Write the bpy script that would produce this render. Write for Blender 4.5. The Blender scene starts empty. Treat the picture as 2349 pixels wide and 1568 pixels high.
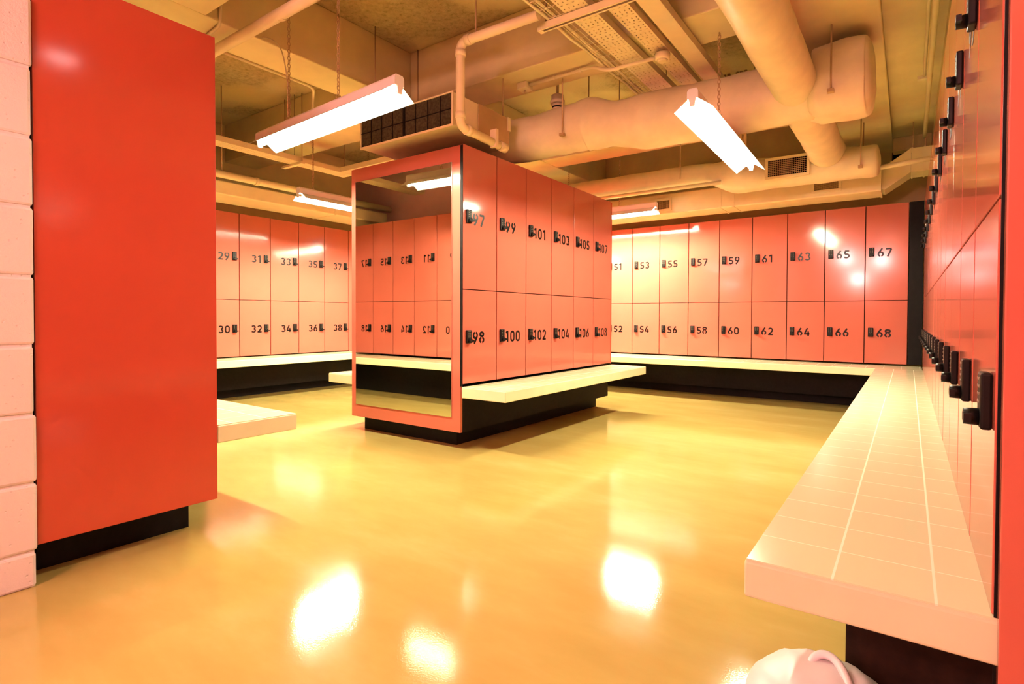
import bpy, bmesh, math, random
from mathutils import Vector, Matrix, noise
random.seed(4)
PI = math.pi
S = bpy.context.scene
COL = S.collection

# ------------------------------------------------------------------ materials
def new_mat(name):
    m = bpy.data.materials.new(name); m.use_nodes = True
    nt = m.node_tree; b = nt.nodes['Principled BSDF']
    return m, nt, b
def node(nt, t, **kw):
    n = nt.nodes.new(t)
    for k, v in kw.items():
        if k in n.inputs: n.inputs[k].default_value = v
        else: setattr(n, k, v)
    return n
def ramp(nt, stops):
    r = nt.nodes.new('ShaderNodeValToRGB'); e = r.color_ramp.elements
    while len(e) < len(stops): e.new(.5)
    for el, (p, c) in zip(e, stops):
        el.position = p; el.color = c if len(c) == 4 else (*c, 1)
    return r
def simple(name, col, rough=.5, spec=.5, metal=0, var=.06, scale=6, bump=0, bscale=200, coat=0):
    m, nt, b = new_mat(name)
    tc = node(nt, 'ShaderNodeTexCoord')
    n = node(nt, 'ShaderNodeTexNoise', Scale=scale, Detail=3.0)
    nt.links.new(tc.outputs['Object'], n.inputs['Vector'])
    a = tuple(max(0, c * (1 - var)) for c in col); z = tuple(min(1, c * (1 + var)) for c in col)
    r = ramp(nt, [(.3, a), (.7, z)])
    nt.links.new(n.outputs['Fac'], r.inputs['Fac']); nt.links.new(r.outputs['Color'], b.inputs['Base Color'])
    b.inputs['Roughness'].default_value = rough; b.inputs['Specular IOR Level'].default_value = spec
    b.inputs['Metallic'].default_value = metal; b.inputs['Coat Weight'].default_value = coat
    if bump:
        n2 = node(nt, 'ShaderNodeTexNoise', Scale=bscale, Detail=4.0)
        nt.links.new(tc.outputs['Object'], n2.inputs['Vector'])
        bp = node(nt, 'ShaderNodeBump', Strength=bump, Distance=.004)
        nt.links.new(n2.outputs['Fac'], bp.inputs['Height']); nt.links.new(bp.outputs['Normal'], b.inputs['Normal'])
    return m
def emit(name, col, s):
    m, nt, b = new_mat(name)
    b.inputs['Base Color'].default_value = (*[c * .8 for c in col], 1)
    b.inputs['Emission Color'].default_value = (*col, 1); b.inputs['Emission Strength'].default_value = s
    return m

TUBE_S, FOYER_S = 110.0, 4.0
M = {}
M['coral'] = simple('coral_laminate', (.52, .128, .088), rough=.11, spec=.5, var=.03, scale=3)
M['coral_dim'] = simple('coral_laminate_dim', (.50, .070, .038), rough=.13, spec=.4, var=.03, scale=3)  # same coral laminate, colour darkened for the dimly lit end panels
M['black'] = simple('black_board', (.0045, .004, .0035), rough=.55, spec=.12, var=.3, scale=30)
M['lock'] = simple('black_lock_plastic', (.005, .0045, .004), rough=.42, spec=.16, var=.2)
M['digit'] = simple('black_vinyl_numerals', (.004, .0035, .003), rough=.30, spec=.25, var=.1)
M['button'] = simple('pale_keys', (.22, .20, .14), rough=.4, var=.1)
M['chrome'] = simple('bright_steel', (.75, .72, .66), rough=.2, metal=1, var=.05)
M['cream'] = simple('cream_ceiling_paint', (.90, .74, .36), rough=.55, spec=.25, var=.06, scale=4, bump=.12, bscale=120)
M['cream_metal'] = simple('cream_painted_metal', (.90, .76, .42), rough=.42, spec=.35, var=.04, scale=8)
M['lagging'] = simple('painted_duct_lagging', (.90, .76, .47), rough=.48, spec=.35, var=.07, scale=7, bump=.5, bscale=14)
M['white_metal'] = simple('white_enamel', (.90, .86, .80), rough=.4, spec=.4, var=.02)
M['tile'] = simple('white_glazed_tile', (.74, .73, .48), rough=.22, spec=.5, var=.03, scale=9)
M['grille'] = simple('dark_filter_mesh', (.055, .045, .02), rough=.8, spec=.2, var=.4, scale=60)
M['recess_shade'] = simple('painted_recess_shade', (.004, .004, .004), rough=1, spec=0, var=.1)  # near-black colour stands in for the shade inside openings
M['rod'] = simple('painted_steel_rod', (.55, .36, .17), rough=.5, spec=.3, var=.1)
M['bag'] = simple('pale_pink_coated_fabric', (.90, .80, .80), rough=.38, spec=.45, var=.04, scale=10, bump=.15, bscale=30)
M['bag_red'] = simple('coral_red_fabric', (.85, .18, .15), rough=.5, var=.05)
M['tube'] = emit('fluorescent_tube', (1, .92, .66), TUBE_S)
M['foyer'] = emit('foyer_lamp_glass', (1, .74, .70), FOYER_S)
M['globe'] = emit('foyer_globe', (1, .50, .50), 52)
M['wallpaint'] = simple('pink_plaster', (.86, .52, .46), rough=.6, spec=.3, var=.03, bump=.1)

def mirror_mat():
    m, nt, b = new_mat('silvered_mirror')
    b.inputs['Metallic'].default_value = 1; b.inputs['Roughness'].default_value = .015
    tc = node(nt, 'ShaderNodeTexCoord'); n = node(nt, 'ShaderNodeTexNoise', Scale=3.0, Detail=5.0)
    nt.links.new(tc.outputs['Object'], n.inputs['Vector'])
    r = ramp(nt, [(.35, (.88, .86, .76)), (.7, (.93, .91, .82))])
    nt.links.new(n.outputs['Fac'], r.inputs['Fac']); nt.links.new(r.outputs['Color'], b.inputs['Base Color'])
    return m
M['mirror'] = mirror_mat()
M['black_lit'] = simple('black_board_lit', (.022, .010, .005), rough=.6, spec=.15, var=.3, scale=30)  # black board, coloured brown for the lamp light falling on it

def floor_mat():
    m, nt, b = new_mat('glossy_yellow_resin_floor')
    tc = node(nt, 'ShaderNodeTexCoord')
    n1 = node(nt, 'ShaderNodeTexNoise', Scale=1.3, Detail=5.0, Roughness=.6)
    mp = node(nt, 'ShaderNodeMapping'); mp.inputs['Scale'].default_value = (1, 2.6, 1); mp.inputs['Rotation'].default_value = (0, 0, .5)
    nt.links.new(tc.outputs['Object'], mp.inputs['Vector']); nt.links.new(mp.outputs['Vector'], n1.inputs['Vector'])
    r = ramp(nt, [(.3, (.44, .310, .085)), (.55, (.49, .36, .108)), (.75, (.55, .415, .145))])
    nt.links.new(n1.outputs['Fac'], r.inputs['Fac']); nt.links.new(r.outputs['Color'], b.inputs['Base Color'])
    n3 = node(nt, 'ShaderNodeTexNoise', Scale=2.2, Detail=6.0)
    nt.links.new(mp.outputs['Vector'], n3.inputs['Vector'])
    r3 = ramp(nt, [(.35, (.07,) * 3), (.7, (.12,) * 3)])
    nt.links.new(n3.outputs['Fac'], r3.inputs['Fac']); nt.links.new(r3.outputs['Color'], b.inputs['Roughness'])
    b.inputs['Specular IOR Level'].default_value = .5
    n2 = node(nt, 'ShaderNodeTexNoise', Scale=170.0, Detail=3.0)
    nt.links.new(tc.outputs['Object'], n2.inputs['Vector'])
    bp = node(nt, 'ShaderNodeBump', Strength=.13, Distance=.0011)
    nt.links.new(n2.outputs['Fac'], bp.inputs['Height']); nt.links.new(bp.outputs['Normal'], b.inputs['Normal'])
    return m
M['floor'] = floor_mat()

def slab_mat():
    m, nt, b = new_mat('rough_sprayed_soffit')
    tc = node(nt, 'ShaderNodeTexCoord')
    n1 = node(nt, 'ShaderNodeTexNoise', Scale=1.1, Detail=2.0)
    n2 = node(nt, 'ShaderNodeTexNoise', Scale=26.0, Detail=8.0, Roughness=.7)
    for n in (n1, n2): nt.links.new(tc.outputs['Object'], n.inputs['Vector'])
    mask = ramp(nt, [(.44, (0, 0, 0)), (.54, (1, 1, 1))])
    nt.links.new(n1.outputs['Fac'], mask.inputs['Fac'])
    mul = node(nt, 'ShaderNodeMath', operation='MULTIPLY')
    nt.links.new(mask.outputs['Color'], mul.inputs[0]); nt.links.new(n2.outputs['Fac'], mul.inputs[1])
    r = ramp(nt, [(.34, (.88, .70, .33)), (.56, (.74, .57, .26)), (.68, (.50, .36, .15))])
    nt.links.new(mul.outputs[0], r.inputs['Fac']); nt.links.new(r.outputs['Color'], b.inputs['Base Color'])
    b.inputs['Roughness'].default_value = .85; b.inputs['Specular IOR Level'].default_value = .15
    bp = node(nt, 'ShaderNodeBump', Strength=.9, Distance=.03)
    nt.links.new(mul.outputs[0], bp.inputs['Height']); nt.links.new(bp.outputs['Normal'], b.inputs['Normal'])
    return m
M['slab'] = slab_mat()

def block_mat():
    m, nt, b = new_mat('painted_blockwork')
    tc = node(nt, 'ShaderNodeTexCoord')
    n1 = node(nt, 'ShaderNodeTexNoise', Scale=60.0, Detail=6.0, Roughness=.65)
    n2 = node(nt, 'ShaderNodeTexVoronoi', Scale=45.0)
    for n in (n1, n2): nt.links.new(tc.outputs['Object'], n.inputs['Vector'])
    b.inputs['Base Color'].default_value = (.82, .72, .71, 1)
    b.inputs['Roughness'].default_value = .55; b.inputs['Specular IOR Level'].default_value = .3
    pit = ramp(nt, [(.05, (0, 0, 0)), (.16, (1, 1, 1))])
    nt.links.new(n2.outputs['Distance'], pit.inputs['Fac'])
    add = node(nt, 'ShaderNodeMath', operation='ADD')
    nt.links.new(n1.outputs['Fac'], add.inputs[0]); nt.links.new(pit.outputs['Color'], add.inputs[1])
    bp = node(nt, 'ShaderNodeBump', Strength=.45, Distance=.006)
    nt.links.new(add.outputs[0], bp.inputs['Height']); nt.links.new(bp.outputs['Normal'], b.inputs['Normal'])
    return m
M['block'] = block_mat()

def tile_mat():
    """glazed tiles 150 x 143 mm with pale grout; object coordinates start at the bench corner"""
    m, nt, b = new_mat('white_bench_tiles')
    tc = node(nt, 'ShaderNodeTexCoord'); sp = node(nt, 'ShaderNodeSeparateXYZ')
    nt.links.new(tc.outputs['Object'], sp.inputs[0])
    outs = []
    for ax, size, half in (('X', .150, .0022), ('Y', .1425, .0013)):
        d = node(nt, 'ShaderNodeMath', operation='DIVIDE'); d.inputs[1].default_value = size
        nt.links.new(sp.outputs[ax], d.inputs[0])
        f = node(nt, 'ShaderNodeMath', operation='PINGPONG'); f.inputs[1].default_value = .5
        nt.links.new(d.outputs[0], f.inputs[0])
        l = node(nt, 'ShaderNodeMath', operation='LESS_THAN'); l.inputs[1].default_value = half / size
        nt.links.new(f.outputs[0], l.inputs[0]); outs.append(l)
    mx = node(nt, 'ShaderNodeMath', operation='MAXIMUM')
    nt.links.new(outs[0].outputs[0], mx.inputs[0]); nt.links.new(outs[1].outputs[0], mx.inputs[1])
    mix = node(nt, 'ShaderNodeMix', data_type='RGBA')
    nt.links.new(mx.outputs[0], mix.inputs[0])
    mix.inputs[6].default_value = (.74, .75, .48, 1); mix.inputs[7].default_value = (.86, .86, .66, 1)
    nt.links.new(mix.outputs[2], b.inputs['Base Color'])
    rr = node(nt, 'ShaderNodeMapRange'); rr.inputs[3].default_value = .16; rr.inputs[4].default_value = .6
    nt.links.new(mx.outputs[0], rr.inputs[0]); nt.links.new(rr.outputs[0], b.inputs['Roughness'])
    bp = node(nt, 'ShaderNodeBump', Strength=.4, Distance=.001, invert=True)
    nt.links.new(mx.outputs[0], bp.inputs['Height']); nt.links.new(bp.outputs['Normal'], b.inputs['Normal'])
    return m
M['tiles'] = tile_mat()

# ------------------------------------------------------------------ mesh helpers
class MB:
    def __init__(s): s.v, s.f, s.sm = [], [], []
    def add(s, vs, fs, smooth=False):
        o = len(s.v); s.v += [tuple(p) for p in vs]
        for f in fs: s.f.append(tuple(i + o for i in f)); s.sm.append(smooth)
        return s
    def box(s, x0, x1, y0, y1, z0, z1):
        x0, x1 = sorted((x0, x1)); y0, y1 = sorted((y0, y1)); z0, z1 = sorted((z0, z1))
        return s.add([(x0,y0,z0),(x1,y0,z0),(x1,y1,z0),(x0,y1,z0),(x0,y0,z1),(x1,y0,z1),(x1,y1,z1),(x0,y1,z1)],
              [(0,3,2,1),(4,5,6,7),(0,1,5,4),(1,2,6,5),(2,3,7,6),(3,0,4,7)])
    def tube(s, pts, r, n=12, cap=True, sq=1.0, up=None):
        """circular (or rounded-square, sq<1) section swept along pts; r is one radius or one per point"""
        pts = [Vector(p) for p in pts]; m = len(pts)
        rs = r if isinstance(r, (list, tuple)) else [r] * m
        base = len(s.v); a = None
        for i, p in enumerate(pts):
            t = (pts[min(i+1, m-1)] - pts[max(i-1, 0)]).normalized()
            if a is None:
                a = Vector(up) if up else (Vector((0,0,1)) if abs(t.z) < .9 else Vector((1,0,0)))
            a = (a - t * a.dot(t)).normalized(); b = t.cross(a)
            for k in range(n):
                w = 2 * PI * k / n; c, d = math.cos(w), math.sin(w)
                if sq < 1: c = math.copysign(abs(c) ** sq, c); d = math.copysign(abs(d) ** sq, d)
                s.v.append(tuple(p + (a * c + b * d) * rs[i]))
        for i in range(m - 1):
            for k in range(n):
                q = base + i * n; k2 = (k + 1) % n
                s.f.append((q+k, q+n+k, q+n+k2, q+k2)); s.sm.append(n > 6)
        if cap:
            s.f.append(tuple(base + k for k in range(n))); s.sm.append(False)
            s.f.append(tuple(base + (m-1)*n + k for k in reversed(range(n)))); s.sm.append(False)
        return s
    def cyl(s, p0, p1, r, n=16): return s.tube([p0, p1], r, n)
    def torus(s, c, R, r, axis, n=12, m=6, stretch=(1, 0)):
        ax = Vector(axis).normalized(); u = ax.orthogonal().normalized()
        if abs(ax.z) < .5: u = Vector((0, 0, 1))
        w = ax.cross(u); base = len(s.v); c = Vector(c)
        for i in range(n):
            t = 2*PI*i/n; d = u*math.cos(t) + w*math.sin(t); cc = c + u*math.cos(t)*R*stretch[0] + w*math.sin(t)*R
            for j in range(m):
                q = 2*PI*j/m; s.v.append(tuple(cc + d*math.cos(q)*r + ax*math.sin(q)*r))
        for i in range(n):
            for j in range(m):
                a, b = i*m+j, i*m+(j+1)%m; i2 = (i+1)%n
                s.f.append(tuple(base+x for x in (a, i2*m+j, i2*m+(j+1)%m, b))); s.sm.append(True)
        return s
    def prism(s, poly, p0, p1, right):
        """poly in (u,z): u along 'right', extruded from p0 to p1"""
        p0, p1, rt = Vector(p0), Vector(p1), Vector(right); n = len(poly); base = len(s.v)
        for p in (p0, p1):
            for u, z in poly: s.v.append(tuple(p + rt*u + Vector((0,0,z))))
        for k in range(n):
            k2 = (k+1)%n; s.f.append((base+k, base+k2, base+n+k2, base+n+k)); s.sm.append(False)
        s.f.append(tuple(base+k for k in reversed(range(n)))); s.f.append(tuple(base+n+k for k in range(n))); s.sm += [False]*2
        return s
    def mesh(s, name, mat, fix=True):
        me = bpy.data.meshes.new(name); me.from_pydata(s.v, [], s.f)
        me.polygons.foreach_set('use_smooth', s.sm)
        if fix:
            bm = bmesh.new(); bm.from_mesh(me); bmesh.ops.recalc_face_normals(bm, faces=bm.faces); bm.to_mesh(me); bm.free()
        me.materials.append(M[mat] if isinstance(mat, str) else mat); me.update()
        return me
    def build(s, name, mat, parent=None, loc=None, bevel=0, seg=2):
        o = bpy.data.objects.new(name, s.mesh(name, mat)); COL.objects.link(o)
        if parent is not None: o.parent = parent
        if loc: o.location = loc
        if bevel: bev(o, bevel, seg)
        return o
def bev(o, w, seg=2):
    b = o.modifiers.new('Bevel', 'BEVEL'); b.width = w; b.segments = seg; b.limit_method = 'ANGLE'; b.angle_limit = .7
    return o
def tag(o, label=None, cat=None, group=None, kind=None):
    if label: o['label'] = label
    if cat: o['category'] = cat
    if group: o['group'] = group
    if kind: o['kind'] = kind
    return o
def empty(name, loc=(0,0,0), rz=0):
    o = bpy.data.objects.new(name, None); COL.objects.link(o); o.location = loc; o.rotation_euler = (0,0,rz)
    o.empty_display_size = .1
    return o
def link(name, me, parent, loc=(0,0,0)):
    o = bpy.data.objects.new(name, me); COL.objects.link(o); o.parent = parent; o.location = loc
    return o
def struct(name, mb, mat, bevel=0):
    return tag(mb.build(name, mat, bevel=bevel), kind='structure')

# ------------------------------------------------------------------ measured layout (metres; camera stands at x=0, y=0)
CAM_Z = .912
ZT, ZS, ZB = 2.0655, 1.1011, .4639          # locker top, split, bottom
YB = 6.485                                  # back locker faces
XR = .1133                                  # right locker faces
XL = -6.20                                  # left locker faces
XP, YP0, YP1 = -2.432, .562, 1.144          # near left end panel
YF = 2.78                                   # mirror panel of the central block
BX, BZT, BZS, BZB, BW, BY0 = -2.512, 2.0932, 1.1055, .4535, .3716, 2.776
SLAB, SOF = 3.2, 2.76

# ------------------------------------------------------------------ room shell
fl = MB().box(-7.2, 1.6, -2.6, 7.6, -.06, 0); struct('floor', fl, 'floor')
struct('ceiling', MB().box(-7.2, 1.6, -2.6, 7.6, SLAB, SLAB + .1), 'slab')
struct('ceiling_beam', MB().box(-3.965, -3.60, -2.6, 7.0, SOF, SLAB), 'cream', .008)
for y0, y1 in ((1.355, 1.64), (3.305, 3.69), (5.35, 5.7), (-.9, -.6)):
    struct('ceiling_beam', MB().box(-7.0, -3.966, y0, y1, SOF, SLAB), 'cream', .008)
    struct('ceiling_beam', MB().box(-3.599, -.9, y0, y1, SOF, SLAB), 'cream', .008)
struct('ceiling_beam', MB().box(-.9, -.155, -2.6, 7.0, 2.70, SLAB), 'cream', .008)
struct('ceiling_panel', MB().box(-.154, .9, -2.6, 7.0, 2.745, 2.785), 'cream')
struct('ceiling_beam', MB().box(-.154, .168, 6.6, 6.75, 2.61, 2.744), 'cream', .006)
# walls
struct('wall_left', MB().box(-7.0, -6.8, .4, 7.2, 0, SLAB), 'cream')
wb = MB().box(-6.8, -.17, 7.0, 7.15, 0, SLAB).box(-.17, 1.0, 7.0, 7.15, 0, 2.47).box(-.17, 1.0, 7.0, 7.15, 2.74, SLAB)
struct('wall_back', wb, 'cream')
struct('wall_back_recess', MB().box(-.3, 1.0, 7.16, 7.55, 2.2, 2.85), 'recess_shade')  # black box in place of the unlit depth behind the opening
struct('wall_right', MB().box(.64, .8, 1.1, 7.0, 0, SLAB), 'cream')
struct('wall_near_left', MB().box(-7.0, -2.60, .40, .55, 0, SLAB), 'wallpaint')
struct('wall_foyer_right', MB().box(1.3, 1.5, -2.6, 1.3, 0, SLAB), 'wallpaint')
struct('wall_foyer_back', MB().box(-2.7, 1.5, -2.55, -2.4, 0, SLAB), 'wallpaint')
struct('wall_foyer_end', MB().box(.66, 1.3, 1.12, 1.3, 0, SLAB), 'wallpaint')
# blockwork wall: every course a row of rounded blocks in one wall mesh
bw = MB()
zj = [0] + [.12 + .231 * k for k in range(14)]
for i in range(len(zj) - 1):
    e = .56 + random.uniform(-.004, .004)
    off = 0 if i % 2 else .2
    ys = [-2.4] + [-2.4 + off + .4 * k for k in range(1, 8) if -2.4 + off + .4 * k < e - .1] + [e]
    for a, b in zip(ys[:-1], ys[1:]):
        bw.box(-2.60, -2.421 + random.uniform(-.0015, .0015), a + .002, b - .002, zj[i] + (.003 if i else 0), min(zj[i+1], SLAB) - .003)
bwo = struct('wall_blockwork', bw, 'block', .009)
struct('wall_blockwork_core', MB().box(-2.66, -2.427, -2.4, .552, 0, SLAB), 'block')

# ------------------------------------------------------------------ numerals (stencil, drawn as strokes)
def arc(cx, cy, rx, ry, a0, a1, n=12):
    return [(cx + rx*math.cos(math.radians(a0+(a1-a0)*i/n)), cy + ry*math.sin(math.radians(a0+(a1-a0)*i/n))) for i in range(n+1)]
T = .185                                     # stroke
W, H = .64, 1.0
w2, hT = W/2, T/2
DIG = {
 '0': [arc(w2, H-w2, w2-hT, w2-hT, 76, 180) + arc(w2, w2, w2-hT, w2-hT, 180, 284), arc(w2, w2, w2-hT, w2-hT, -76, 0) + arc(w2, H-w2, w2-hT, w2-hT, 0, 104-0)[:11]],
 '1': [[(.40, 0), (.40, 1.0)], [(.14, .80), (.34, .93)]],
 '2': [arc(w2, .68, w2-hT, .32-hT, 165, -8) + [(.50, .50), (.17, .13)], [(.03, hT), (.62, hT)]],
 '3': [arc(.30, .735, .235, .265-hT, 150, -80), arc(.30, .285, .255, .285-hT, 80, -150)],
 '4': [[(.40, 1.0), (.08, .31)], [(.02, .25), (.64, .25)], [(.49, 0), (.49, .58)]],
 '5': [[(.58, 1-hT), (.12, 1-hT)], [(.145, .90), (.12, .52)], arc(.29, .31, .265, .31-hT, 128, -150)],
 '6': [[(.47, 1.0), (.20, .60)] + arc(w2, .32, w2-hT, .32-hT, 150, 256), arc(w2, .32, w2-hT, .32-hT, -76, 118)],
 '7': [[(.02, 1-hT), (.60, 1-hT)], [(.56, .86), (.20, 0)]],
 '8': [arc(w2, .755, .225, .245-hT, 80, 280), arc(w2, .755, .225, .245-hT, -80, 80), arc(w2, .285, .245, .285-hT, 104, 256), arc(w2, .285, .245, .285-hT, -76, 76)],
 '9': [[(.17, 0), (.44, .40)] + arc(w2, .68, w2-hT, .32-hT, -30, 76), arc(w2, .68, w2-hT, .32-hT, 104, 298)],
}
def stroke(mb, pts, ox, oz, sc, thick=.0007):
    """flat ribbon in the local x-z plane, front at y=-thick"""
    P = [Vector(p) for p in pts]; n = len(P); L, R = [], []
    for i in range(n):
        a = (P[i] - P[i-1]).normalized() if i else (P[1]-P[0]).normalized()
        b = (P[i+1]-P[i]).normalized() if i < n-1 else a
        t = (a + b).normalized(); nn = Vector((-t.y, t.x)); k = 1/max(.5, nn.dot(Vector((-a.y, a.x))))
        L.append(P[i] + nn*hT*k); R.append(P[i] - nn*hT*k)
    base = len(mb.v)
    for q in (L, R):
        for y in (-thick, 0):
            for p in q: mb.v.append((ox + p.x*sc, y, oz + p.y*sc))
    A, B, C, D = base, base+n, base+2*n, base+3*n   # L front, L back, R front, R back
    for i in range(n-1):
        mb.f += [(A+i, A+i+1, C+i+1, C+i), (A+i, B+i, B+i+1, A+i+1), (C+i, C+i+1, D+i+1, D+i)]; mb.sm += [False]*3
    mb.f += [(A, C, D, B), (A+n-1, B+n-1, D+n-1, C+n-1)]; mb.sm += [False]*2
def number_mesh(txt, x0, z0, h, align='l'):
    mb = MB(); adv = {'1': .54}
    tot = sum(adv.get(c, W) + .16 for c in txt) - .16
    x = x0 - (tot*h if align == 'r' else 0)
    for c in txt:
        for st in DIG[c]: stroke(mb, st, x - (.06*h if c == '1' else 0), z0, h)
        x += (adv.get(c, W) + .16) * h
    return mb

# ------------------------------------------------------------------ lockers
def locker_meshes(w, h, cx=.0006):
    g = .0040
    d = MB().box(g, w-g, 0, .018, g*.7, h-g*.7).mesh('door', 'coral')
    c = MB().box(cx, w-.0006, .0215, .40, .0005, h-.0005).mesh('carcass', 'black')
    return d, c
def lock_meshes():
    body = MB().box(-.0235, .0235, -.016, -.0002, -.046, .046)
    me = body.mesh('lock', 'lock')
    k = MB().tube([(0, -.016, -.028), (0, -.036, -.028)], [.0145, .0135], 16).box(-.003, .026, -.037, -.027, -.035, -.021).mesh('knob', 'lock')
    kp = MB()
    for i in range(4):
        for x in (-.009, .009): kp.cyl((x, -.0158, .036 - i*.0125), (x, -.0172, .036 - i*.0125), .0026, 8)
    return me, k, kp.mesh('keypad', 'button')
LOCK, KNOB, KEYS = lock_meshes()
_cache = {}
def locker(num, origin, rz, w, z0, z1, side, label, group, lock_z, mark=True):
    """origin: lower-left-front corner; side 'l'/'r': where the lock sits; local x runs to the viewer's right, +y into the locker"""
    h = z1 - z0; key = (round(w, 4), round(h, 4), num in (97, 98))
    if key not in _cache: _cache[key] = locker_meshes(w, h, .034 if key[2] else .0006)
    d, c = _cache[key]
    o = empty('locker', origin, rz); tag(o, label, 'locker', group)
    dr = link('door', d, o)
    if rz < 0: dr.rotation_euler.z = random.uniform(-.0012, .0012)
    if not dr.modifiers: bev(dr, .0015, 1)
    link('carcass', c, o)
    lx = .056 if side == 'l' else w - .056; lz = lock_z - z0
    lk = link('lock', LOCK, o, (lx, 0, lz)); bev(lk, .004, 2)
    link('knob', KNOB, lk); link('keypad', KEYS, lk)
    if mark:
        txt = str(num)
        nm = number_mesh(txt, lx + .050 if side == 'l' else lx - .050, lz - .051, .086, side)
        nm.build('number', 'digit', o)
    return o

for i in range(6):                                                  # central block, right face: 97-108
    for k, (a, b, lz, row) in enumerate(((BZS, BZT, 1.606, 'upper'), (BZB, BZS, .780, 'lower'))):
        n = 97 + 2*i + k
        locker(n, (BX, BY0 + BW*i, a), PI/2, BW, a, b, 'l', f'coral pink locker numbered {n} in the {row} row of the central block beside the mirror', 'lockers on the central block', lz)
W1 = .3676
for i in range(9):                                                  # back wall 51-68
    for k, (a, b, lz, row) in enumerate(((ZS, ZT, 1.592, 'upper'), (ZB, ZS, .780, 'lower'))):
        n = 51 + 2*i + k
        locker(n, (-.0059 - W1*(9-i), YB, a), 0, W1, a, b, 'l', f'coral pink locker numbered {n} in the {row} row along the back wall', 'lockers along the back wall', lz)
W2 = .359
for i in range(-1, 5):                                              # left wall 27-38
    for k, (a, b, lz, row) in enumerate(((ZS, ZT, 1.583, 'upper'), (ZB, ZS, .780, 'lower'))):
        n = 31 + 2*i + k
        if n > 38: continue
        locker(n, (XL, 3.162 + W2*i, a), PI/2, W2, a, b, 'r', f'coral pink locker numbered {n} in the {row} row along the left wall', 'lockers along the left wall', lz)
ORD = ['nearest', 'second', 'third', 'fourth', 'fifth', 'sixth', 'seventh', 'eighth', 'ninth', 'tenth', 'eleventh', 'twelfth', 'thirteenth', 'fourteenth']
for i in range(14):                                                 # right wall, seen at a grazing angle
    for k, (a, b, lz, row) in enumerate(((ZS, ZT, 1.592, 'upper'), (.4484, ZS, .780, 'lower'))):
        n = 95 - 2*i + k
        where = 'nearest the camera' if i == 0 else f'{ORD[i]} column from the camera'
        locker(n, (XR, 1.094 + W1*(i+1), a), -PI/2, W1, a, b, 'r', f'glossy coral locker of the right wall, {row} row, {where}', 'lockers along the right wall', lz)
MW = .3643
for i in range(4, 9):                                               # far side of the near left block: 9-18, seen in the mirror
    for k, (a, b, lz, row) in enumerate(((ZS, ZT, 1.592, 'upper'), (ZB, ZS, .780, 'lower'))):
        n = 1 + 2*i + k
        locker(n, (-2.57 - MW*i, 1.122, a), PI, MW, a, b, 'l', f'coral locker numbered {n} of the {row} row reflected in the mirror', 'lockers reflected in the mirror', lz)

# boards that close the rows
def board(name, mb, label, mat='coral', cat='panel', bevel=.0015, group=None):
    o = mb.build(name, mat, bevel=bevel); return tag(o, label, cat, group)
board('filler_panel', MB().box(-.004, .1125, YB-.003, YB + .02, ZB, ZT), 'narrow black filler strip between locker 67 and the right wall lockers', 'black', 'panel')
board('corner_cladding', MB().box(-6.19, -.0059 - W1*9 - .004, YB, YB + .3, .371, ZT), 'coral cladding beside locker 51 behind the central block', 'coral', 'panel')
board('corner_cladding', MB().box(XL - .3, XL, 3.162 + W2*4 + .005, YB - .01, .371, ZT), 'coral cladding just right of lockers 37 and 38, left wall', 'coral', 'panel')
board('row_cladding', MB().box(XL - .3, XL, .60, 3.162 - 2*W2, .371, ZT), 'coral cladding left of the left wall lockers behind the near panel', 'coral', 'panel')
board('row_cladding', MB().box(-2.575 - MW*4, -2.475, 1.10, 1.122, .369, ZT), 'plain coral front of the near left block behind its end panel', 'coral', 'panel')

# end panels
ep = empty('end_panel', (XP, YP0, 0)); tag(ep, 'large plain coral red end panel at the left beside the blockwork wall', 'panel')
MB().box(-.024, 0, .0, YP1 - YP0, .135, 2.0866).build('board', 'coral_dim', ep, bevel=.0015)
MB().box(-.16, -.14, .03, YP1 - YP0 - .055, 0, .134).build('kickboard', 'black', ep)
lb = empty('plinth_board', (-4.5, .9, 0)); tag(lb, 'black base board under the bench of the near left block', 'base')
MB().box(-1.6, 1.90, -.19, .20, 0, .368).build('plinth', 'black', lb)
tag(MB().box(-5.9, -2.475, .58, .70, .14, 2.06).build('locker_back_board', 'black'), 'black back board of the near left locker block', 'panel')

mp = empty('cabinet_gable', (-3.707, YF, 0)); tag(mp, 'coral end panel of the central block that frames the mirror', 'panel')
XW = 3.707 - 2.535
MB().box(0, XW, 0, .022, .119, 2.0878).build('board', 'coral', mp, bevel=.0015)
MB().box(XW + .0005, XW + .0225, -.004, -.0018, .44, 2.085).build('door_edge_shade', 'black', mp)  # thin black strip stands in for shade between panel and doors
mr = empty('mirror', (-3.650, YF, .218)); tag(mr, 'tall rectangular mirror on the end of the central block', 'mirror')
MWD, MHT = 3.650 - 2.612, 1.982 - .218
MB().box(.002, MWD - .002, -.0065, -.0055, .002, MHT - .002).build('glass', 'mirror', mr)
MB().box(0, MWD, -.0054, -.0002, 0, MHT).build('edge', 'chrome', mr)
cb = empty('plinth_board', (-3.68, 2.885, 0)); tag(cb, 'black recessed plinth and side board under the central block', 'base')
MB().box(0, 3.68 - 2.665, 0, 2.10, 0, .118).build('plinth', 'black', cb)
MB().box(.02, 3.68 - 2.536, -.08, 2.115, .119, .436).build('side_board', 'black', cb)
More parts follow.
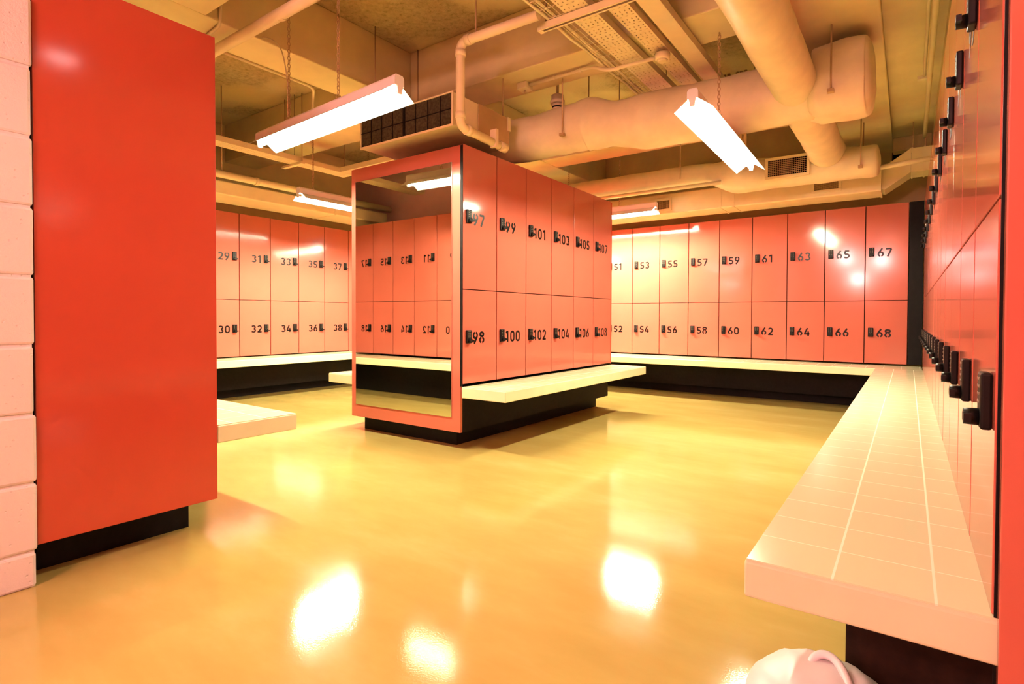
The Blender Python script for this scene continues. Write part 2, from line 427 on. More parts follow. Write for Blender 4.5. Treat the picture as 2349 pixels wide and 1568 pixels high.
# far/left faces of the block, core and top
tag(MB().box(-3.70, -2.915, 2.81, 5.0, .44, 2.06).build('block_core', 'black'), 'black carcass core inside the central locker block', 'panel')
tag(MB().box(-3.725, -3.703, 2.803, 5.005, .44, 2.085).build('side_cladding', 'coral', bevel=.001), 'coral locker fronts on the hidden left side of the central block', 'panel')
tag(MB().box(-3.70, -2.515, 5.0065, 5.03, .45, 2.0878).build('end_panel', 'coral_dim', bevel=.001), 'coral end panel at the far end of the central block', 'panel')

rp = empty('end_panel', (XR, 1.0865, 0)); tag(rp, 'coral red end panel cut by the right edge of the photo', 'panel')
MB().box(.006, .56, -.018, .004, .05, 2.60).build('board', 'coral', rp, bevel=.002)
MB().box(.002, .56, .0045, .0065, .05, 2.0655).build('panel_gap_shade', 'black', rp)  # black strip painted in for the shadow gap beside the lockers

# bases under the wall rows
def base(label, upper, lower, mat='black'):
    o = empty('plinth_board', (upper[0], upper[2], 0)); tag(o, label, 'base')
    x0, x1, y0, y1, z0, z1 = upper; ox, oy = upper[0], upper[2]
    MB().box(0, x1-ox, 0, y1-oy, z0, z1).build('base_board', mat, o)
    x0, x1, y0, y1, z0, z1 = lower
    MB().box(x0-ox, x1-ox, y0-oy, y1-oy, z0, z1).build('plinth', 'black', o)
base('black base under the back wall bench', (-6.19, .10, YB + .005, 6.9, .10, .37), (-6.1, .10, YB + .12, 6.9, 0, .0995))
base('black base under the left wall bench', (-6.7, XL - .005, .62, 6.40, .10, .37), (-6.7, XL - .12, .62, 6.40, 0, .0995))
base('black base under the long right bench', (-.106, .62, 1.372, 6.48, .10, .37), (XR + .04, .62, 1.40, 6.48, 0, .0995), 'black_lit')

# ------------------------------------------------------------------ benches
def bench(label, x0, x1, y0, y1, zt, th, along, front):
    """front: the corner the tile grid starts from"""
    fx, fy = front
    o = empty('bench', (fx, fy, 0)); tag(o, label, 'bench', 'white tiled benches below the lockers')
    MB().box(x0-fx, x1-fx, y0-fy, y1-fy, zt-th, zt-.0025).build('slab', 'tile', o, bevel=.006, seg=3)
    e = .004
    t = MB(); a, b, c, d = x0-fx+e, x1-fx-e, y0-fy+e, y1-fy-e
    t.box(a, b, c, d, zt-.003, zt)
    t.build('tile_top', 'tiles' if along == 'y' else TX, o)
def tile_swap():
    m = M['tiles'].copy(); m.name = 'white_bench_tiles_crosswise'
    for n in m.node_tree.nodes:
        if n.type == 'SEPXYZ':
            l = [(k.from_socket, k.to_socket, k.from_socket.name) for k in m.node_tree.links if k.from_node == n]
            for f, t, nm in l:
                m.node_tree.links.new(n.outputs['Y' if nm == 'X' else 'X'], t)
    return m
TX = tile_swap()
bench('long white tiled bench along the right wall, nearest the camera', -.2565, XR + .012, 1.0865, 6.022, .45, .074, 'y', (-.2565, 1.0865))
bench('white tiled bench along the back wall below lockers 51 to 68', -5.75, XR - .001, 6.0236, YB - .001, .45, .074, 'x', (-5.75, 6.0236))
bench('white tiled bench along the left wall below lockers 29 to 38', XL + .001, -5.83, .72, 6.0, .455, .078, 'y', (-5.83, .72))
bench('white tiled bench projecting below lockers 97 to 108 of the central block', BX + .001, -2.133, 2.766, 5.03, .4387, .0759, 'y', (-2.133, 2.766))
bench('white tiled bench on the left side of the central block behind the mirror panel', -4.06, -3.726, 2.81, 5.03, .4387, .0759, 'y', (-4.06, 2.81))
bench('white tiled bench end jutting out behind the near left panel', -5.80, XP - .002, 1.1465, 1.512, .447, .077, 'x', (XP - .002, 1.512))

def smooth_path(ctrl, per=8):
    """Catmull-Rom through (x,y,z,r)"""
    out = []
    P = [ctrl[0]] + list(ctrl) + [ctrl[-1]]
    for i in range(1, len(P)-2):
        for k in range(per):
            t = k/per; c = []
            for a, b, d, e in zip(P[i-1], P[i], P[i+1], P[i+2]):
                c.append(.5*((2*b) + (-a+d)*t + (2*a-5*b+4*d-e)*t*t + (-a+3*b-3*d+e)*t**3))
            out.append(c)
    out.append(list(ctrl[-1])); return out
SMP = smooth_path
# ------------------------------------------------------------------ hanging fluorescent fixtures
def chain(mb, x, y, z0, z1, link_l=.030):
    n = int((z1 - z0) / (link_l*.78)); dz = (z1 - z0) / n
    for i in range(n):
        mb.torus((x, y, z0 + dz*(i+.5)), link_l*.30, .0022, (1,0,0) if i % 2 else (0,1,0), 10, 5, stretch=(1.75, 0))
def fixture(label, p0, p1, zr, chains, ceil=None, tubes=1, cable=None):
    """p0,p1: ends of the lamp's axis in plan; zr: height of the reflector's rim"""
    a, b = Vector((*p0, 0)), Vector((*p1, 0)); d = (b - a).normalized(); r = Vector((-d.y, d.x, 0)); L = (b-a).length
    mid = (a + b)/2
    o = empty('fluorescent_light', (mid.x, mid.y, zr)); tag(o, label, 'light', 'hanging fluorescent lights')
    a0, b0 = a - mid, b - mid
    MB().prism([(-.032, .056), (.032, .056), (.032, .100), (.022, .115), (-.022, .115), (-.032, .100)], a0, b0, r).build('housing', 'white_metal', o, bevel=.002)
    t = .0012
    prof = [(-.108, 0), (-.034, .054), (.034, .054), (.108, 0), (.108 + t, 0), (.034 + t, .0555), (-.034 - t, .0555), (-.108 - t, 0)]
    MB().prism(prof, a0 + d*.012, b0 - d*.012, r).build('reflector', 'white_metal', o)
    for s in ((0,) if tubes == 1 else (-.028, .028)):
        tb = MB().tube([a0 + r*s + d*.018 + Vector((0,0,.034)), b0 + r*s - d*.018 + Vector((0,0,.034))], .0135, 12).build('tube', 'tube', o)
        for e, sg in ((a0, 1), (b0, -1)):
            q = e + r*s + Vector((0,0,.034))
            MB().tube([q + d*sg*.004, q + d*sg*.018], .0138, 12).build('end_cap', 'chrome', tb)
    for e, sg in ((a0, 1), (b0, -1)):
        h = MB(); q = e + d*sg*.002
        h.prism([(-.013, .014), (.013, .014), (.020, .056), (-.020, .056)], q - d*sg*.008, q + d*sg*.004, r).build('lamp_holder', 'white_metal', o)
    for f in chains:
        q = a0 + (b0 - a0)*f
        c = MB(); chain(c, q.x, q.y, .152, (ceil or SLAB) - zr)
        ch = c.build('chain', 'rod', o)
        MB().torus((q.x, q.y, .132), .017, .003, d, 16, 6).build('ring', 'rod', ch)
    if cable:
        MB().tube([Vector(c[:3]) - Vector((mid.x, mid.y, zr)) for c in SMP([(*c, 0) for c in cable], 6)], .004, 8).build('cable', 'cream_metal', o)
    return o
fixture('bright tube light hanging between the left panel and the mirror', (-3.80, 2.085), (-2.262, 2.00), 2.09, (.26, .63), cable=[(-3.98, 1.95, 2.77), (-3.7, 1.98, 2.80), (-3.48, 2.03, 2.72), (-3.42, 2.06, 2.50), (-3.42, 2.066, 2.23)])
fixture('bright tube light pointing at the back wall under the ducts on the right', (-1.02, 3.03), (-1.063, 4.60), 2.09, (.36,), tubes=1)
fixture('tube light partly hidden left of the central block near the left wall', (-4.83, 3.02), (-4.81, 4.32), 2.035, (.12, .62), tubes=2)  # second tube added to light the left wall lockers more strongly
fixture('tube light partly hidden right of the central block before the back wall', (-3.86, 5.77), (-2.33, 5.765), 2.09, (.25, .70), tubes=2)  # second tube added for brighter back wall lockers

# ------------------------------------------------------------------ foyer lamps behind the camera (their reflections show on the doors)
fo = empty('ceiling_lamp', (-1.30, .934, 2.218)); tag(fo, 'rectangular pinkish foyer ceiling lamp reflected on the left panel', 'light')
MB().box(-.07, .07, -.09, .09, 0, .05).build('housing', 'white_metal', fo)
MB().box(-.050, .050, -.05, .05, -.012, -.001).build('diffuser', 'foyer', fo)
MB().cyl((0, 0, .05), (0, 0, .98), .008, 8).build('rod', 'rod', fo)
for x, y, z, wh in ((-1.28, -2.22, 2.40, 'upper left'), (-.55, -2.22, 2.31, 'right hand'), (-1.02, -2.22, 1.88, 'lowest')):
    g = empty('wall_lamp', (x, y, z)); tag(g, f'round pinkish foyer lamp seen as the {wh} bright spot on lockers 65 and 67', 'light', 'foyer lamps reflected on the doors')
    mb = MB(); n = 10
    for i in range(1, n):
        pass
    mb.tube([(0, -.10 + .20*i/n, 0) for i in range(n+1)], [max(.002, .10*math.sin(PI*i/n)) for i in range(n+1)], 16)
    mb.build('globe', 'globe', g)
    MB().cyl((0, -.15, 0), (0, -.10, 0), .05, 16).build('mount', 'white_metal', g)

# ------------------------------------------------------------------ fan coil unit above the block
fc = empty('air_handling_unit', (-3.553, 2.75, 2.222)); tag(fc, 'cream metal air handling box with dark filter grille above the mirror', 'air unit')
UW = 3.553 - 2.578
cs = MB().box(0, UW, .008, .63, 0, .225)
cs.build('casing', 'cream_metal', fc, bevel=.003)
MB().box(.0, UW - .005, .004, .0075, .012, .222).build('filter', 'grille', fc)
gr = MB()
gr.box(-.002, UW + .002, -.004, .004, -.006, .010).box(-.002, UW + .002, -.004, .004, .222, .230)
gr.box(-.002, .006, -.004, .004, .010, .222).box(UW - .012, UW + .002, -.004, .004, .010, .222)
gr.build('front_frame', 'cream_metal', fc)
wr = MB()
for i in range(1, 8):
    x = UW*i/8; wr.box(x - (.012 if i == 4 else .0022), x + (.012 if i == 4 else .0022), .0, .0038, .010, .222)
wr.box(.006, UW - .012, .0, .0038, .112, .117)
wr.build('guard_wires', 'black', fc)
MB().box(UW, UW + .004, .26, .62, .0, .228).build('side_panel', 'rod', fc)
MB().box(UW - .10, UW + .012, .60, .632, .13, .232).build('hanger_bracket', 'cream_metal', fc)
for x, y in ((.05, .55), (UW - .04, .60), (.05, .1)):
    MB().cyl((x, y, .225), (x, y, SLAB - 2.222), .005, 8).build('hanger_rod', 'rod', fc)

# drain pipe in front of the unit
dp = empty('drain_pipe', (-2.42, 2.65, 0)); tag(dp, 'white elbow pipe running down past the box above the central block', 'pipe')
R_ = .031
def bendpts(pts, rad=.07, n=6):
    out = [Vector(pts[0])]
    for a, b, c in zip(pts[:-2], pts[1:-1], pts[2:]):
        a, b, c = Vector(a), Vector(b), Vector(c); u = (a-b).normalized(); w = (c-b).normalized()
        k = min(rad, (a-b).length*.45, (c-b).length*.45)
        for i in range(n+1):
            t = i/n; out.append((b+u*k)*(1-t)**2 + b*2*t*(1-t) + (b+w*k)*t*t)
    out.append(Vector(pts[-1])); return out
MB().tube(bendpts([(.60, .015, 2.69), (0, 0, 2.69), (0, 0, 2.150), (-.035, .50, 2.150)], .06), .029, 16).build('pipe', 'cream_metal', dp)
for p, q in (((0, 0, 2.60), (0, 0, 2.64)), ((0, 0, 2.20), (0, 0, 2.24)), ((.05, .0, 2.69), (.09, 0, 2.69)), ((-.004, .06, 2.15), (-.007, .10, 2.15)), ((-.03, .44, 2.15), (-.035, .52, 2.15))):
    MB().cyl(p, q, .0345, 16).build('coupling', 'cream_metal', dp)
for x in (.13,): MB().cyl((x, .0, 2.72), (x, .0, SLAB), .005, 8).build('hanger_rod', 'rod', dp)
MB().box(-.045, .01, .36, .385, 2.115, 2.24).build('strap', 'cream_metal', dp)

# ------------------------------------------------------------------ ducts
def lump(o, amp, sc, seed=0):
    for v in o.data.vertices:
        p = v.co; n = v.normal
        v.co = p + n * amp * noise.noise(Vector((p.x*sc + seed, p.y*sc, p.z*sc)))
    return o
ad = empty('air_duct', (-2.0, 3.9, 2.42)); tag(ad, 'fat lagged air duct running right from the box above the central block', 'duct')
def rel(p, o): return (p[0]-o[0], p[1]-o[1], p[2]-o[2])
A0 = (-2.0, 3.9, 2.42)
ctrl = [(-3.00, 3.46, 2.32, .13), (-2.85, 3.58, 2.35, .165), (-2.66, 3.71, 2.39, .176), (-2.40, 3.79, 2.425, .180), (-2.20, 3.81, 2.44, .186), (-2.12, 3.82, 2.45, .202), (-2.04, 3.84, 2.44, .190), (-1.90, 3.87, 2.425, .168), (-1.72, 3.92, 2.42, .203), (-1.60, 3.94, 2.42, .206), (-1.30, 3.97, 2.42, .202), (-.98, 3.98, 2.42, .196), (-.52, 3.99, 2.42, .196)]
sp_ = smooth_path(ctrl, 6)
lump(MB().tube([rel(p, A0) for p in sp_], [p[3] for p in sp_], 32).build('lagging', 'lagging', ad), .012, 7)
st = smooth_path([(-.52, 3.99, 2.425, .16), (-.515, 3.99, 2.425, .212), (-.40, 3.99, 2.43, .222), (-.26, 4.0, 2.435, .226), (-.215, 4.0, 2.435, .20), (-.19, 4.0, 2.435, .10)], 5)
lump(MB().tube([rel(p, A0) for p in st], [p[3]*1.02 for p in st], 32, sq=.72).build('end_box', 'lagging', ad), .014, 6, 3)
def hanger(parent, o, x, y, z_top, z_c, r, ax='x'):
    for s in (-1, 1):
        px, py = (x, y + s*(r+.012)) if ax == 'x' else (x + s*(r+.012), y)
        MB().cyl(rel((px, py, z_c - .03), o), rel((px, py, z_top), o), .005, 8).build('hanger_rod', 'rod', parent)
        a = MB()
        a.box(*[v for p in zip(rel((px-.018, py-.018, z_c-.05), o), rel((px+.018, py+.018, z_c-.03), o)) for v in p])
        a.build('hanger_bracket', 'rod', parent)
hanger(ad, A0, -2.235, 3.815, SLAB, 2.37, .197)
MB().cyl(rel((-1.98, 4.08, 2.45), A0), rel((-1.98, 4.08, SLAB), A0), .005, 8).build('hanger_rod', 'rod', ad)
hanger(ad, A0, -.41, 3.99, 2.70, 2.34, .222)

tr = empty('air_duct', (-.63, 2.8, 2.42)); tag(tr, 'long lagged duct running from overhead away to the back wall', 'duct')
T0 = (-.63, 2.8, 2.42)
lump(MB().tube([rel((-.626 - .002*i/40, -1.5 + 5.5*i/40, 2.42), T0) for i in range(41)], .1345, 28).build('lagging', 'lagging', tr), .006, 5)
lump(MB().tube([rel((-.63, 4.0 + 1.66*i/16, 2.42 - .0*i), T0) for i in range(17)], [.141]*13 + [.147, .15, .15, .145], 28).build('lagging', 'lagging', tr), .008, 6)
for y in (.6, 2.0): MB().box(*[v for p in zip(rel((-.79, y, 2.255), T0), rel((-.47, y+.04, 2.275), T0)) for v in p]).build('hanger_bracket', 'rod', tr)

bd = empty('air_duct', (-1.3, 5.63, 2.33)); tag(bd, 'lagged duct lying along the back wall above lockers 53 to 65', 'duct')
B0 = (-1.3, 5.63, 2.33)
bp = smooth_path([(-4.3, 5.63, 2.40, .105), (-3.2, 5.63, 2.40, .107), (-2.4, 5.63, 2.40, .110), (-1.80, 5.63, 2.405, .102), (-1.66, 5.63, 2.385, .112), (-1.44, 5.63, 2.345, .170), (-1.28, 5.63, 2.325, .158), (-1.1, 5.63, 2.315, .145), (-.7, 5.63, 2.31, .143), (-.36, 5.63, 2.305, .138), (-.27, 5.63, 2.305, .136), (-.235, 5.63, 2.305, .118), (-.22, 5.63, 2.305, .05)], 6)
lump(MB().tube([rel(p, B0) for p in bp], [p[3] for p in bp], 28, sq=.85).build('lagging', 'lagging', bd), .008, 7)
hanger(bd, B0, -.36, 5.63, 2.70, 2.27, .145)
MB().cyl(rel((-1.98, 5.52, 2.36), B0), rel((-1.98, 5.52, SLAB), B0), .005, 8).build('hanger_rod', 'rod', bd)
def vent(label, x0, x1, y, z0, z1, slope=0):
    o = empty('air_vent', (x0, y, z0)); tag(o, label, 'vent', 'air vents along the back wall')
    w, h = x1-x0, z1-z0; b = .026
    f = MB().box(0, w, -.012, 0, 0, b).box(0, w, -.012, 0, h-b, h).box(0, b, -.012, 0, b, h-b).box(w-b, w, -.012, 0, b, h-b)
    f.build('frame', 'cream_metal', o, bevel=.002)
    MB().box(b, w-b, -.002, -.0005, b, h-b).build('backing', 'recess_shade', o)  # black sheet painted as the shade behind the louvres
    l = MB(); n = 9
    for i in range(1, n):
        z = b + (h-2*b)*i/n; l.box(b, w-b, -.010, -.003, z-.0016, z+.0016)
    m = int((w-2*b)/.016)
    for i in range(1, m):
        x = b + (w-2*b)*i/m; l.box(x-.0012, x+.0012, -.008, -.003, b, h-b)
    l.build('louvre', 'rod', o)
vent('small rectangular air vent on the back duct, just below the trunk duct', -1.135, -.755, 5.462, 2.215, 2.415)
BK = empty('box_duct', (-.235, 6.1, 2.128)); tag(BK, 'long rectangular cream duct above the back wall lockers', 'duct')
MB().box(-4.7, 0, 0, .34, 0, .235).build('casing', 'cream_metal', BK, bevel=.012)
for x in (-1.49, -1.35, .0): MB().box(x-.012, x+.004, -.004, .345, -.004, .239).build('seam', 'cream_metal', BK)
MB().prism([(.004, .02), (.03, .012), (.235, .150), (.235, .370), (.03, .235), (.004, .225)], (0, .03, 0), (0, .30, 0), (1,0,0)).build('reducer', 'cream_metal', BK)
MB().box(.236, .40, .03, .30, .150, .370).build('branch_duct', 'cream_metal', BK, bevel=.004)
for x in (.236, .33): MB().box(x, x + .014, .024, .306, .144, .376).build('flange', 'cream_metal', BK)
for x in (.25, .345): MB().cyl((x, .06, .37), (x, .06, 2.745-2.128), .005, 8).build('hanger_rod', 'rod', BK)
vent('small air vent at the right of the rectangular duct over lockers 61 and 63', -.826, -.56, 6.099, 2.172, 2.295)
vent('small air vent behind the right end of the far tube light', -2.545, -2.285, 6.099, 2.162, 2.31)
tag(MB().tube([(-3.4, 5.50, 2.262), (-1.55, 5.50, 2.262)], .021, 12).build('back_pipe', 'cream_metal'), 'thin cream pipe under the back duct behind the central block', 'pipe')
tag(MB().tube([(-.222, 5.64, 2.240), (.14, 5.64, 2.262)], .022, 12).build('corner_pipe', 'cream_metal'), 'short cream pipe from the capped duct to the right wall lockers', 'pipe')

# left wall services
lx = empty('box_duct', (-5.72, .7, 2.14)); tag(lx, 'rectangular cream duct above the left wall lockers', 'duct')
MB().box(-.45, 0, 0, 5.2, 0, .14).build('casing', 'cream_metal', lx, bevel=.012)
for y in (1.95, 3.35): MB().box(-.455, .004, y, y + .016, -.004, .144).build('seam', 'cream_metal', lx)
lp = empty('service_pipe', (-5.66, .7, 2.325)); tag(lp, 'cream pipe running above the rectangular duct on the left wall', 'pipe')
MB().tube([(0, 0, 0), (0, 5.0, 0)], .036, 16).build('pipe', 'cream_metal', lp)
for y in (2.35, 3.6): MB().cyl((0, y, 0), (0, y+.035, 0), .043, 16).build('clamp', 'cream_metal', lp)
for y in (2.02, 3.9): MB().cyl((0, y, .03), (0, y, SLAB - 2.325), .005, 8).build('hanger_rod', 'rod', lp)
tag(MB().tube([(-6.79, .8, 2.33), (-6.79, 3.72, 2.33), (-6.78, 3.74, 2.32), (-6.79, 3.80, 2.33), (-6.79, 6.6, 2.33)], .012, 8).build('wall_conduit', 'rod'), 'thin conduit on the wall above the left wall lockers', 'pipe')

# big pipe top left
tp = empty('service_pipe', (-3.9, 1.79, 2.66)); tag(tp, 'thick cream pipe crossing the ceiling at the top left', 'pipe')
MB().tube([(-2.8, .01, 0), (1.75, -.01, 0)], .033, 20).build('pipe', 'cream_metal', tp)
MB().cyl((.86, 0, 0), (.90, 0, 0), .0345, 20).build('coupling', 'cream_metal', tp)
for x in (-.6, 1.5): MB().cyl((x, 0, .03), (x, 0, .30 + (SLAB-2.96)), .005, 8).build('hanger_rod', 'rod', tp)
# conduits on the left beam
c1 = tag(MB().tube(bendpts([(-3.585, 1.72, 3.19), (-3.585, 1.72, 2.80), (-3.62, 1.73, 2.748), (-3.955, 1.76, 2.748), (-3.985, 1.76, 2.80)], .03), .010, 8).build('beam_conduit', 'cream_metal'), 'thin conduit dropping down the beam face beside the thick pipe', 'pipe')
tag(MB().tube(bendpts([(-3.972, 1.86, 2.752), (-3.972, 2.62, 2.752), (-4.10, 2.70, 2.74), (-4.12, 2.70, 2.52)], .08), .011, 8).build('edge_conduit', 'cream_metal'), 'thin conduit along the edge of the left beam that turns down', 'pipe')

# ------------------------------------------------------------------ cable trays
def perforated(w, L, side=.045, period=.100):
    """flat tray with real slots: w along x, L along y, rims upward"""
    rows = []                                        # (y0,y1,kind)
    y = 0
    while y < L - period:
        rows += [(y, y+.014, None), (y+.014, y+.027, 'long'), (y+.027, y+.044, None), (y+.044, y+.057, 'long'), (y+.057, y+.078, None), (y+.078, y+.083, 'cross'), (y+.083, y+period, None)]
        y += period
    rows.append((y, L, None))
    nl = max(2, int(w/.028)); nc = max(2, int(w/.034))
    mb = MB()
    for a, b, k in rows:
        if k is None: cuts = [(0, w)]
        elif k == 'long':
            xs = [w*(i+.5)/nl for i in range(nl)]; cuts = []; p = 0
            for x in xs: cuts.append((p, x-.0033)); p = x+.0033
            cuts.append((p, w))
        else:
            xs = [w*(i+.5)/nc for i in range(nc)]; cuts = []; p = 0
            for x in xs: cuts.append((p, x-.0070)); p = x+.0070
            cuts.append((p, w))
        for u, v in cuts: mb.add([(u, a, 0), (v, a, 0), (v, b, 0), (u, b, 0)], [(0, 3, 2, 1)])
    return mb
def tray(name, label, w, L, loc, rz, group, side=.045):
    o = empty(name, loc, rz); tag(o, label, 'cable tray', group)
    t = perforated(w, L).build('tray_base', 'cream_metal', o)
    sl = t.modifiers.new('Solidify', 'SOLIDIFY'); sl.thickness = .0015
    MB().box(-.002, 0, 0, L, -.001, side).build('side_rail', 'cream_metal', o)
    MB().box(w, w+.002, 0, L, -.001, side).build('side_rail', 'cream_metal', o)
    return o
ta = tray('cable_tray', 'perforated cable tray beside the wire basket, top centre', .155, 5.0, (-1.69, .3, 2.70), 0, 'perforated cable trays')
tb_ = tray('cable_tray', 'perforated cable tray next to the flat white trunking, top centre', .118, 5.0, (-1.462, .3, 2.70), 0, 'perforated cable trays')
tag(MB().box(-1.295, -1.178, .3, 5.3, 2.698, 2.752).build('cable_trunking', 'cream_metal', bevel=.002), 'plain flat cream trunking right of the perforated trays', 'trunking')
for y, w in ((2.775, None), (4.75, None)):
    br = empty('tray_bracket', (-1.86, y, 2.655)); tag(br, 'channel bracket carrying the trays ' + ('at the top centre' if y < 3 else 'beyond the fat duct'), 'bracket', 'tray brackets')
    s = MB().box(0, .80, -.020, -.017, 0, .041).box(0, .80, .017, .020, 0, .041).box(0, .80, -.017, .017, .038, .041).box(0, .80, -.017, -.009, 0, .003).box(0, .80, .009, .017, 0, .003)
    s.build('channel', 'cream_metal', br)
    MB().box(-.03, 0, -.022, .022, -.004, .043).build('end_cap', 'cream_metal', br, bevel=.004)
    for x in (.02, .78): MB().cyl((x, 0, .04), (x, 0, SLAB-2.655), .005, 8).build('hanger_rod', 'rod', br)
# wire basket
wbk = empty('wire_basket_tray', (-1.80, .3, 2.70)); tag(wbk, 'white wire basket cable tray at the top centre left of the perforated trays', 'cable tray')
m = MB()
for x, z in ((0, .05), (0, .02), (.02, 0), (.05, 0), (.08, 0), (.10, .02), (.10, .05)): m.tube([(x, 0, z), (x, 5.0, z)], .0022, 6)
for i in range(50): m.tube([(0, .05+.1*i, .05), (0, .05+.1*i, 0), (.10, .05+.1*i, 0), (.10, .05+.1*i, .05)], .0022, 6)
m.build('wire_mesh', 'cream_metal', wbk)
m = MB()
m.tube([(.03, 5.0*i/24, .012 + .004*math.sin(i*1.7)) for i in range(25)], .009, 8)
m.build('cable', 'cream_metal', wbk)
m = MB(); m.tube([(-.012, 5.0*i/24, .004 + .006*math.sin(i*2.3)) for i in range(25)], .010, 8)
m.build('cable', 'cream_metal', wbk)

# left L-shaped tray
la = tray('cable_tray', 'perforated cable tray left of the mirror running toward the back', .17, 3.55, (-5.345, .35, 2.50), 0, 'left perforated trays', .05)
lb_ = tray('cable_tray', 'perforated cable tray turning right behind the central block', .17, 1.25, (-5.17, 3.90, 2.50), -PI/2, 'left perforated trays', .05)
for x, y in ((-5.26, 2.45), (-5.26, 3.25), (-5.26, 3.85), (-4.4, 3.82)):
    MB().cyl((x + 5.345, y - .35, 0), (x + 5.345, y - .35, SLAB-2.50), .0045, 8).build('hanger_rod', 'rod', la if x < -5 else la)
lbk = empty('tray_bracket', (-5.50, 3.27, 2.478)); tag(lbk, 'short channel bracket under the left cable tray', 'bracket', 'tray brackets')
MB().box(0, .36, -.02, .02, 0, .0205).build('channel', 'cream_metal', lbk)
for x in (.03, .34): MB().cyl((x, 0, .02), (x, 0, SLAB - 2.478), .0045, 8).build('hanger_rod', 'rod', lbk)

# ------------------------------------------------------------------ junction box, conduit, detectors
jb = empty('junction_box', (-2.53, 3.52, 2.715)); tag(jb, 'small square junction box under the concrete beam over the fat duct', 'junction box')
MB().box(-.045, .045, -.045, .045, 0, .044).build('box', 'cream_metal', jb, bevel=.003)
MB().box(-.046, .046, -.046, .046, -.004, -.0002).build('lid', 'cream_metal', jb)
MB().cyl((0, 0, -.004), (0, 0, -.03), .006, 8).build('screw', 'rod', jb)
cd = empty('conduit', (-2.48, 3.51, 2.735)); tag(cd, 'conduit running from the junction box across under the cable trays', 'pipe')
MB().tube(bendpts([(.005, 0, 0), (.56, .0, 0), (.70, -.03, -.075), (1.05, -.02, -.075)], .06), .0125, 10).build('pipe', 'cream_metal', cd)
for x in (.22, .45): MB().cyl((x, 0, 0), (x+.02, 0, 0), .016, 10).build('clip', 'cream_metal', cd)
de = empty('heat_detector', (-1.38, 3.49, 2.655)); tag(de, 'round cream detector at the end of the conduit below the perforated trays', 'detector')
MB().tube([(0, 0, .02), (0, 0, -.012), (0, 0, -.022)], [.050, .050, .042], 24).build('base', 'cream_metal', de)
MB().tube([(0, 0, -.022), (0, 0, -.034)], [.035, .028], 24).build('sensor', 'cream_metal', de)
sd = empty('smoke_detector', (-2.44, 3.86, 2.70)); tag(sd, 'smoke detector hanging behind the concrete beam above the fat duct', 'detector')
MB().tube([(0, 0, .06), (0, 0, .02), (0, 0, .018), (0, 0, -.01)], [.052, .052, .060, .060], 24).build('base', 'cream_metal', sd)
MB().tube([(0, 0, -.011), (0, 0, -.05), (0, 0, -.062)], [.046, .046, .030], 24).build('sensor', 'cream_metal', sd)
mb = MB().tube([(0, 0, -.034), (0, 0, -.046)], .0464, 24)
mb.build('sensor_slot', 'black', sd)
MB().cyl((0, 0, .06), (0, 0, SLAB-2.70), .012, 10).build('stem', 'cream_metal', sd)

# vertical risers behind the trunk duct
for i, x in enumerate((-1.46, -1.42, -1.345, -1.31, -1.27)):
    tag(MB().cyl((x, 5.25, 2.45), (x, 5.25, SLAB), .014, 10).build('riser_pipe', 'rod'), 'thin vertical riser pipe glimpsed between trunking and overhead duct', 'pipe', 'riser pipes beyond the trunking')
# right side conduits
rc = empty('conduit', (.10, .6, 2.60)); tag(rc, 'cream conduit running above the right wall lockers', 'pipe')
MB().tube([(0, 0, 0), (0, 5.6, 0)], .016, 10).build('pipe', 'cream_metal', rc)
MB().tube([(-.03, 1.5, .03), (-.03, 4.15, .03)], .010, 10).build('pipe', 'cream_metal', rc)
MB().box(-.07, .02, 4.13, 4.17, .012, .035).build('support_bracket', 'cream_metal', rc)
struct('wall_above_right_lockers', MB().box(.17, .20, 1.12, 6.95, 2.075, 2.79), 'cream')

# ------------------------------------------------------------------ bag under the near end of the long bench
bg = empty('bag', (-.135, 1.20, 0)); tag(bg, 'pale pink bag with a rolled seam at the bottom edge under the bench', 'bag')
bm = bmesh.new(); bmesh.ops.create_uvsphere(bm, u_segments=48, v_segments=28, radius=1)
for v in bm.verts:
    y, z, x = v.co
    z2 = (abs(z) ** .62) * (.112 if z > 0 else .10) * (1 if z > 0 else -1)
    f = 1 + .05*noise.noise(Vector((x*1.3, y*1.3, z*1.6))) + .012*noise.noise(Vector((x*5 + y*3, y*4, z*4 + 4)))
    g = .0035*math.sin(14*x + 6*y + 2*noise.noise(Vector((x*2, y*2, z*2))))*max(0, z)
    sx = math.copysign(abs(x) ** .85, x); sy = math.copysign(abs(y) ** .85, y)
    v.co = Vector((sx*.140*f, sy*.140*f, .103 + z2*f + g))
me = bpy.data.meshes.new('body'); bm.to_mesh(me); bm.free()
for p in me.polygons: p.use_smooth = True
me.materials.append(M['bag']); bo = link('body', me, bg)
BAGSEAM = [(-.160, 1.225, .196), (-.150, 1.245, .214), (-.132, 1.250, .222), (-.112, 1.240, .221), (-.094, 1.212, .214), (-.078, 1.170, .200), (-.066, 1.125, .176), (-.058, 1.085, .140), (-.055, 1.065, .10)]
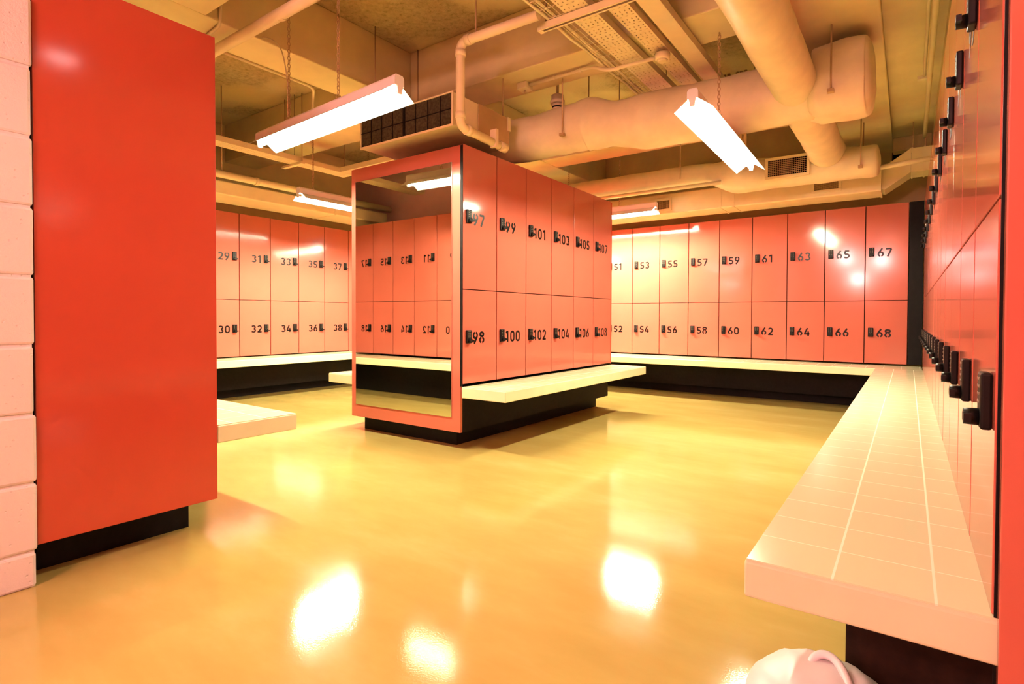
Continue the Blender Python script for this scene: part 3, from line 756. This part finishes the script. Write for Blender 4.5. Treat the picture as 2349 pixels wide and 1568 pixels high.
bsp = SMP([(x + .135, y - 1.20, z, 0) for x, y, z in BAGSEAM], 5)
MB().tube([p[:3] for p in bsp], [.003] + [.0085]*(len(bsp)-2) + [.006], 12).build('rolled_seam', 'bag', bg)
bm = bmesh.new(); bmesh.ops.create_uvsphere(bm, u_segments=32, v_segments=18, radius=1)
for v in bm.verts:
    x, y, z = v.co; f = 1 + .05*noise.noise(Vector((x*3, y*3, z*3)))
    v.co = Vector((.07 + x*.115*f, .03 + y*.12*f, .088 + z*.088))
me = bpy.data.meshes.new('side_pocket'); bm.to_mesh(me); bm.free()
for p in me.polygons: p.use_smooth = True
me.materials.append(M['bag_red']); so = link('side_pocket', me, bg); so['label'] = 'coral red side of the bag'

# ------------------------------------------------------------------ world, camera, view
w = bpy.data.worlds.new('World'); S.world = w; w.use_nodes = True
w.node_tree.nodes['Background'].inputs[0].default_value = (.02, .012, .008, 1)
w.node_tree.nodes['Background'].inputs[1].default_value = .2
cam = bpy.data.cameras.new('Camera'); co = bpy.data.objects.new('Camera', cam); COL.objects.link(co); S.camera = co
r_, u_, f_ = Vector((.82657, -.01313, 0)), None, None
right = Vector((0.82657, 0.56282, 0.00413)); up = Vector((-0.01313, 0.01194, 0.99984)); fwd = Vector((-0.56268, 0.82649, -0.01726))
mx = Matrix((right, up, -fwd)).transposed().to_4x4(); mx.translation = Vector((0, 0, CAM_Z)); co.matrix_world = mx
cam.sensor_fit = 'HORIZONTAL'; cam.sensor_width = 36; cam.lens = 1248.36/2349*36
cam.shift_x = -59.54/2349; cam.shift_y = -33.76/2349; cam.clip_start = .02; cam.clip_end = 60
S.view_settings.view_transform = 'Standard'; S.view_settings.look = 'None'; S.view_settings.gamma = 1
S.view_settings.use_curve_mapping = False; S.view_settings.exposure = 2.42
S.cycles.max_bounces = 8; S.cycles.diffuse_bounces = 2; S.cycles.glossy_bounces = 5; S.cycles.transmission_bounces = 2
S.cycles.use_denoising = True; S.cycles.caustics_reflective = False; S.cycles.caustics_refractive = False
S.cycles.sample_clamp_indirect = 6
